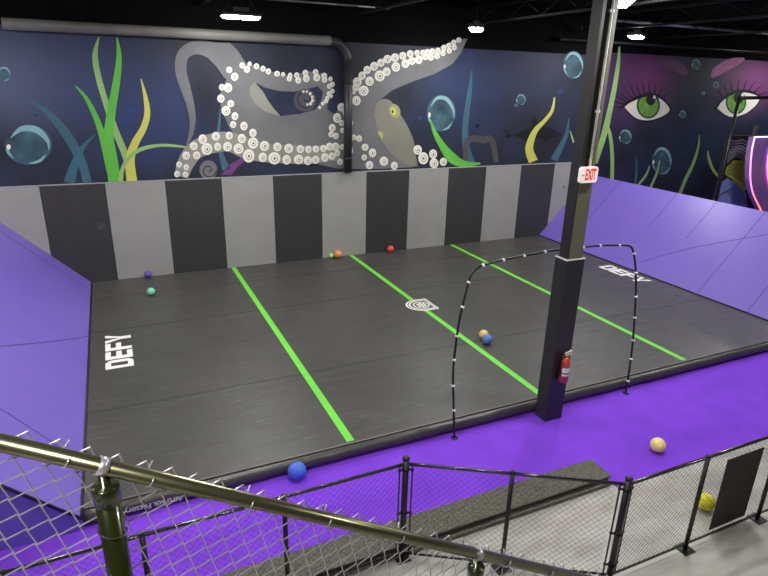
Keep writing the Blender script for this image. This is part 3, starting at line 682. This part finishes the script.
# ------------------------------------------------------------------ near stair railing
YR = -12.35
A = at(-60, 425.5, 1, YR); B = at(640, 585.5, 1, YR)
a_ = at(0, 442.5, 1, YR); b_ = at(560, 573, 1, YR+.04)
d = (b_-a_).normalized(); A = a_ - d*.5; B = b_ + d*.7
nrm = Vector((0, 1, 0)); dn = Vector((d.z, 0, -d.x)); dn = dn if dn.z < 0 else -dn
OLIVE = mat('satin_olive_pipe', srgb(118,116,88), .28, .1, 5, metal=.85)
OLIVED = mat('glossy_olive_post', srgb(42,48,16), .25, .12, 5, metal=.4, coat=.4)
sr = thing('stair_railing', 'shiny dark pipe railing with chain link on the near stairs', 'railing', (A.x+.8, YR, A.z-1.2))
m = MB(); m.tube([A, B], .0208, 20); m.build('hand_rail', OLIVE, sr)
NW = mat('lamplit_wire', srgb(196,190,196), .3, .08, metal=.65)  # black wire coloured pale for the lamp light on it
m = MB(); chainlink(m, A - dn*.026 + nrm*.027 + d*.035, d, dn, nrm, (B-A).length, .95, .0365, .0025, 6, .004); m.build('chain_link_mesh', NW, sr)
def rail_at(px):
    best = None
    for i in range(400):
        t = (B-A).length*i/400; q = RM.transposed() @ (A+d*t - cam.location); u = 384+FPX*q.x/-q.z
        if best is None or abs(u-px) < best[0]: best = (abs(u-px), t)
    return best[1]
for px, pbase in ((100.5, None), (477, None)):
    t = rail_at(px); p = A+d*t; q = p+Vector((0,0,-.060)); 
    m = MB(); m.tube([q, (q.x, q.y, q.z-.98)], .0305, 18); po = m.build('rail_post', OLIVED, sr)
    m = MB(); m.lathe([(.0325,-.05),(.0335,-.002),(.031,.003),(.0135,.004),(.0135,.045)], q, 18); m.build('post_cap', OLIVED, po).location = (0,0,0)
    m = MB(); m.tube([p-d*.012, p+d*.012], .0245, 18); m.build('rail_clamp', NW, po).location = (0,0,0)
    for z in (.14, .55):
        m = MB(); ring_ = [Vector((q.x+.034*math.cos(2*math.pi*i/20), q.y+.034*math.sin(2*math.pi*i/20), q.z-z-.012*math.cos(2*math.pi*i/20))) for i in range(21)]
        m.tube(ring_, .0022, 6); m.build('tie_wire', MESHB, po).location = (0,0,0)
for px in (62, 149, 246, 325, 398, 505, 548):
    t = rail_at(px); p = A+d*t; m = MB(); u_ = dn
    pts = [p + nrm*(.0235*math.cos(s)) + dn*(.0235*math.sin(s)) + d*(.01*math.sin(s*.5)) for s in [(-.9+i*.42) for i in range(12)]]
    pts = [p - dn*.03 + nrm*.03] + pts
    m.tube(pts, .0022, 6); m.build('tie_wire', NW, sr)
# stairs under the railing (below the frame), carrying its posts
m = MB(); steps = 13; run = d.x; zr = lambda x: a_.z + (x-a_.x)*d.z/d.x - 1.05
x = A.x-.2; i = 0
while True:
    z = zr(x)-.0
    if z < .05 or i > 40: break
    m.span((x, YR-1.25, max(0, z-.34)), (x+.29, YR+.06, z)); x += .29; i += 1
m.span((A.x-2.2, YR-1.25, zr(A.x-.2)-.2), (A.x-.2, YR+.06, zr(A.x-.2)))
for xx in (A.x-2.1, A.x-.35): m.span((xx, YR-.1, 0), (xx+.1, YR, zr(A.x-.2)-.2)); m.span((xx, YR-1.2, 0), (xx+.1, YR-1.1, zr(A.x-.2)-.2))
struct(m.build('stairs', CONC))

# ------------------------------------------------------------------ graffiti partition and neon arch at far right
yg = -1.5*U
gp = at(730.3, 136, 1, yg); gx0 = gp.x; gz1 = gp.z
gr = thing('graffiti_partition', 'dark partition with swirling graffiti stripes behind the right ramp', 'partition', (gx0+1, yg, 0))
m = MB(); m.span((gx0, yg, .01), (26, yg+.12, gz1)); m.build('partition_wall', mat('partition_dark', srgb(34,33,38), .6, .2, 2), gr)
def gpt(x, y, lay): return at(690+x/5.76, 110+y/5.76, 1, yg-.002-lay*.003)
def gst(mm, pts, lay=0):
    P = spline(pts, 6)
    for i in range(len(P)-1):
        (x, y, w), (x2, y2, w2) = P[i], P[i+1]; dx, dy = x2-x, y2-y; L_ = math.hypot(dx, dy) or 1
        ux, uy = -dy/L_, dx/L_
        mm.prism([gpt(x+ux*w/2, y+uy*w/2, lay), gpt(x2+ux*w2/2, y2+uy*w2/2, lay), gpt(x2-ux*w2/2, y2-uy*w2/2, lay), gpt(x-ux*w/2, y-uy*w/2, lay)], (0,.003,0))
m = MB()
for i in range(7): gst(m, [(228-i*2,170+i*22,2),(262,182+i*14,6),(300,172+i*18,7),(334,190+i*22,4)])
for i in range(4): gst(m, [(212,300-i*10,2),(240,270-i*14,5),(280,252-i*12,6),(330,280-i*18,4)])
m.build('painted_swirl', mat('graffiti_grey', srgb(150,148,152), .6), gr)
m = MB(); m.prism([gpt(*q, 1) for q in ((212,330),(250,292),(300,290),(330,330),(334,440),(312,472),(280,440),(240,395),(200,372))], (0,.003,0)); m.build('painted_patch', mat('graffiti_lime', srgb(186,200,66), .6, .1), gr)
m = MB(); m.prism([gpt(*q, 1) for q in ((178,420),(215,392),(262,418),(322,480),(328,560),(210,545),(160,520))], (0,.003,0)); m.build('painted_patch', mat('graffiti_blue', srgb(122,148,190), .6, .1), gr)
m = MB()
for i in range(9): gst(m, [(196+i*4,380-i*9,2.5),(236+i*4,374-i*9,3.5),(280+i*3,398-i*11,4),(332,455-i*18,4)], 2)
for i in range(8): gst(m, [(164+i*14,505-i*12,2),(200+i*14,472-i*4,3.5),(236+i*11,500+i*2,3.5),(246+i*12,560-i*2,3)], 2)
m.build('painted_stripes', mat('graffiti_black', srgb(26,25,30), .6), gr)
pz = at(739, 98, 1, yg-.3)
pl = thing('net_pole', 'dark slim pole with a side arm before the painted right eye', 'pole', (pz.x, pz.y, 0))
m = MB(); m.tube([(pz.x, pz.y, .01), pz], .045, 10); m.build('upright', BLACKST, pl)
m = MB(); m.tube([pz, pz+Vector((3.0, 0, .05))], .05, 10); m.build('side_arm', BLACKST, pl)
m = MB(); m.lathe([(.12,0.0078),(.12,.02),(.05,.03)], (pz.x, pz.y, 0), 12); m.build('base', BLACKST, pl)
# neon arch
yn = -2.2*U
ne = thing('neon_sign', 'purple panel edged with glowing pink neon tubes at far right', 'neon sign', (at(760, 200, 1, yn).x, yn, 0))
tl = at(753.5, 137, 1, yn); 
def npt(px, py, off=0): return at(px, py, 1, yn-off)
left = [(753.8,137),(751,150),(749.6,165),(749.5,180),(752,193),(757,204),(762,214)]
LP = [npt(*q) for q in left]
LP.append(Vector((LP[-1].x+.35, yn, .5))); LP.append(Vector((LP[-1].x, yn, .01)))
rx = LP[0].x+2.6
poly = LP + [Vector((rx, yn, .01)), Vector((rx, yn, tl.z))]
m = MB(); m.prism(poly, (0, .15, 0)); m.build('back_panel', mat('neon_panel_purple', srgb(132,106,186), .5, .2, 1.5, col2=srgb(150,116,150)), ne)
def neon_mat():
    m = bpy.data.materials.new('neon_glow'); m.use_nodes = True; N = m.node_tree.nodes; L = m.node_tree.links; b = N['Principled BSDF']
    g = N.new('ShaderNodeNewGeometry'); sp = N.new('ShaderNodeSeparateXYZ'); L.new(g.outputs['Position'], sp.inputs[0])
    mr = N.new('ShaderNodeMapRange'); mr.inputs['From Min'].default_value = tl.z-1.9; mr.inputs['From Max'].default_value = tl.z; L.new(sp.outputs['Z'], mr.inputs['Value'])
    cr = N.new('ShaderNodeValToRGB'); e = cr.color_ramp.elements
    e[0].position = 0; e[0].color = (1,.16,.05,1); e[1].position = 1; e[1].color = (.55,.45,1,1)
    x = e.new(.35); x.color = (1,.14,.45,1); x = e.new(.75); x.color = (.85,.25,1,1)
    L.new(mr.outputs[0], cr.inputs[0]); L.new(cr.outputs[0], b.inputs['Emission Color']); b.inputs['Emission Strength'].default_value = 2.0
    b.inputs['Base Color'].default_value = (.8,.6,.8,1); return m
NEON = neon_mat()
m = MB(); m.tube([Vector(p)+Vector((0,-.03,0)) for p in spline([tuple(q) for q in LP[:7]], 5)], .02, 8); m.build('neon_tube', NEON, ne)
m = MB(); m.tube([tl+Vector((0,-.03,0)), Vector((rx, yn-.03, tl.z))], .02, 8); m.build('neon_tube', NEON, ne)
R2 = [npt(*q) for q in ((769,147),(767,158),(766.5,170),(768,182),(772,192),(779,202))]
m = MB(); m.tube([Vector(p)+Vector((0,-.03,0)) for p in spline([tuple(q) for q in R2], 5)], .02, 8); m.build('neon_tube', NEON, ne)
pp = at(757, 126, 1, yg+.35)
m = MB(); m.box((pp.x, pp.y, pp.z/2+.005), (.16, .1, pp.z-.01)); tag(m.build('grey_post', mat('post_grey', srgb(86,84,88), .5), bevel=.01), 'short grey post rising behind the neon sign', 'post')

# ------------------------------------------------------------------ overhead: drain pipe, joists, lamps
DUCT = mat('dull_grey_duct', srgb(120,118,112), .55, .15, 2)
xa = at(2, 25, 1, -.12).x; q1 = at(338, 45, 1, -.1); ztop = at(241, 36, 1, -.1).z
xe = at(349, 100, 1, -.1).x
dr = thing('drain_pipe', 'large pipe along the wall top turning down beside the big tentacle', 'pipe', (xe, -.1, HP*U+F0*U))
m = MB(); zc = ztop; yy = -.04; pts = [(xa, yy, zc), (xe-.45, yy, zc)]; m.tube(pts, .105, 16); m.build('pipe_run', DUCT, dr)
m = MB(); pts = [(xe-.45, yy, zc)] + [(xe-.45+.45*math.sin(t*math.pi/12), yy, zc-.45+.45*math.cos(t*math.pi/12)) for t in range(1, 7)]
m.tube(pts, .108, 16); m.build('elbow', mat('drain_pipe_black', srgb(38,38,42), .5, .15), dr)
m = MB(); m.tube([(xe, yy, zc-.45), (xe, yy, (HP+F0)*U+.01)], .105, 16); m.build('downpipe', MATS['drain_pipe_black'], dr)
for z in (zc-.9, (HP+F0)*U+.35):
    m = MB(); m.tube([(xe, yy, z-.03), (xe, yy, z+.03)], .115, 16); m.build('pipe_strap', BLACKST, dr)
# joists along the depth of the hall
JO = mat('joist_black', srgb(20,20,21), .6, spec=.2)
for i in range(9):
    x = -3.2+i*3.35
    m = MB(); m.span((x-.05, -21.5, 6.30), (x+.05, YW-.01, 6.36)); m.span((x-.05, -21.5, 5.95), (x+.05, YW-.01, 5.99))
    y = -21.3; s = 0
    while y < -.7:
        m.tube([(x, y, 5.99 if s else 6.30), (x, y+.6, 6.30 if s else 5.99)], .014, 5, cap=False); y += .6; s = 1-s
    tag(m.build('roof_joist', JO), f'black open roof joist crossing the ceiling, {["first","second","third","fourth","fifth","sixth","seventh","eighth","ninth"][i]} from the left wall', 'joist', 'black roof joists')
def pipe(name, label, p, q, r, mt):
    root = thing(name, label, 'pipe', p)
    m = MB(); m.tube([p, q], r, 8); m.build('pipe_run', mt, root)
    p, q = Vector(p), Vector(q); n = max(2, int((q-p).length/2.4))
    for i in range(n+1):
        c_ = p.lerp(q, (i+.3)/(n+.6)); m = MB(); m.tube([c_+Vector((0,0,r)), (c_.x, c_.y, 6.37)], .008, 5); m.build('hanger_rod', BLACKST, root)
a1 = at(255, -2, 1, -1.2); a2 = at(368, 6.5, 1, -1.2)
pipe('sprinkler_pipe', 'thin pale pipe under the ceiling above the octopus arm', (a1.x-2.5, -1.2, (a1.z+a2.z)/2), (a2.x+.5, -1.2, (a1.z+a2.z)/2), .022, ALUM)
b1 = at(612, 23, 1, -.9); b2 = at(768, 31, 1, -.9)
pipe('sprinkler_pipe', 'pale pipe crossing above the painted eyes right of the column', (b1.x-.5, -.9, (b1.z+b2.z)/2), (26.5, -.9, (b1.z+b2.z)/2), .04, ALUM)
c1 = at(612, 43.5, 1, -.12); c2 = at(768, 51.5, 1, -.12)
pipe('sprinkler_pipe', 'black pipe along the top edge of the eyes mural', (XM-2.0, -.12, (c1.z+c2.z)/2), (26.5, -.12, (c1.z+c2.z)/2), .05, BLACKST)
# high-bay lamps
LENS = bpy.data.materials.new('lamp_lens_glow'); LENS.use_nodes = True
b = LENS.node_tree.nodes['Principled BSDF']; b.inputs['Emission Color'].default_value = (1, .985, .965, 1); b.inputs['Emission Strength'].default_value = 195
LENS_N = LENS
def lamp():
    root = bpy.data.objects.new('high_bay_lamp', None); COL.objects.link(root)
    m = MB(); m.box((0,0,.06), (.74,.34,.05)); 
    for i in range(12): m.box((-.33+i*.06, 0, .1), (.012,.30,.04))
    m.build('housing', BLACKST, root, bevel=.006)
    m = MB(); m.box((0,0,.155), (.3,.12,.07)); m.build('driver_box', BLACKST, root)
    m = MB()
    for x in (-.175, .175):
        q = [(-.165,-.145),(.165,-.145),(.165,.145),(-.165,.145)]
        m.add([(x+a_, b_, .034) for a_, b_ in q]+[(x+a_*.8, b_*.75, -.008) for a_, b_ in q], [(0,1,5,4),(1,2,6,5),(2,3,7,6),(3,0,4,7),(4,5,6,7)])
    m.build('lens', LENS, root)
    for x in (-.3, .3):
        m = MB(); m.tube([(x,0,.12),(0,0,.6)], .004, 5, cap=False); m.build('hanger_cable', BLACKST, root)
    m = MB(); m.tube([(0,0,.6),(0,0,1.0)], .012, 6); m.build('hanger_rod', BLACKST, root)
    return root
L0 = lamp(); first = True
row = 'rows of ceiling lamps'
def put(loc, label, rz=0):
    global first
    o = L0 if first else copy_thing(L0); first = False
    o.location = loc; o.rotation_euler.z = rz; tag(o, label, 'lamp', row)
    for ch in o.children:
        if ch.name.startswith('hanger_rod'): ch.scale.z = 1
    return o
p1 = at(241, 18.5, 1, -1.7); p2 = at(476, 30.5, 1, -1.7); p3 = at(636, 38, 1, -1.7); p4 = at(622, 5, 1, -5.6)
LZ = 5.62
put(p1, 'lit ceiling lamp above the left octopus tentacle'); put(p2, 'lit ceiling lamp above the tip of the raised tentacle', .95)
put(p3, 'lit ceiling lamp above the painted left eye', .6); put(p4, 'lit ceiling lamp just right of the column top', .9)
hid = 'unseen ceiling lamp added to light the hall, outside the picture'  # copies of the visible lamps, added beyond the frame to light the hall
for x in (-2.2, 22.5): put((x, -1.7, LZ), hid)
for x in (-1.5, 3.2, 15.6): put((x, -5.2, LZ), hid)
for x in (-2.2, 2.8, 8.2, 14.4): put((x, -9.0, LZ), hid)
for x in (0.2, 5.5): put((x, -13.6, LZ), hid)

# ------------------------------------------------------------------ world and view
w = bpy.data.worlds.new('hall_air'); S.world = w; w.use_nodes = True
w.node_tree.nodes['Background'].inputs[0].default_value = (.5,.5,.55,1); w.node_tree.nodes['Background'].inputs[1].default_value = .1
S.view_settings.view_transform = 'Standard'; S.view_settings.look = 'None'; S.view_settings.gamma = 1; S.view_settings.use_curve_mapping = False
S.view_settings.exposure = 0.1
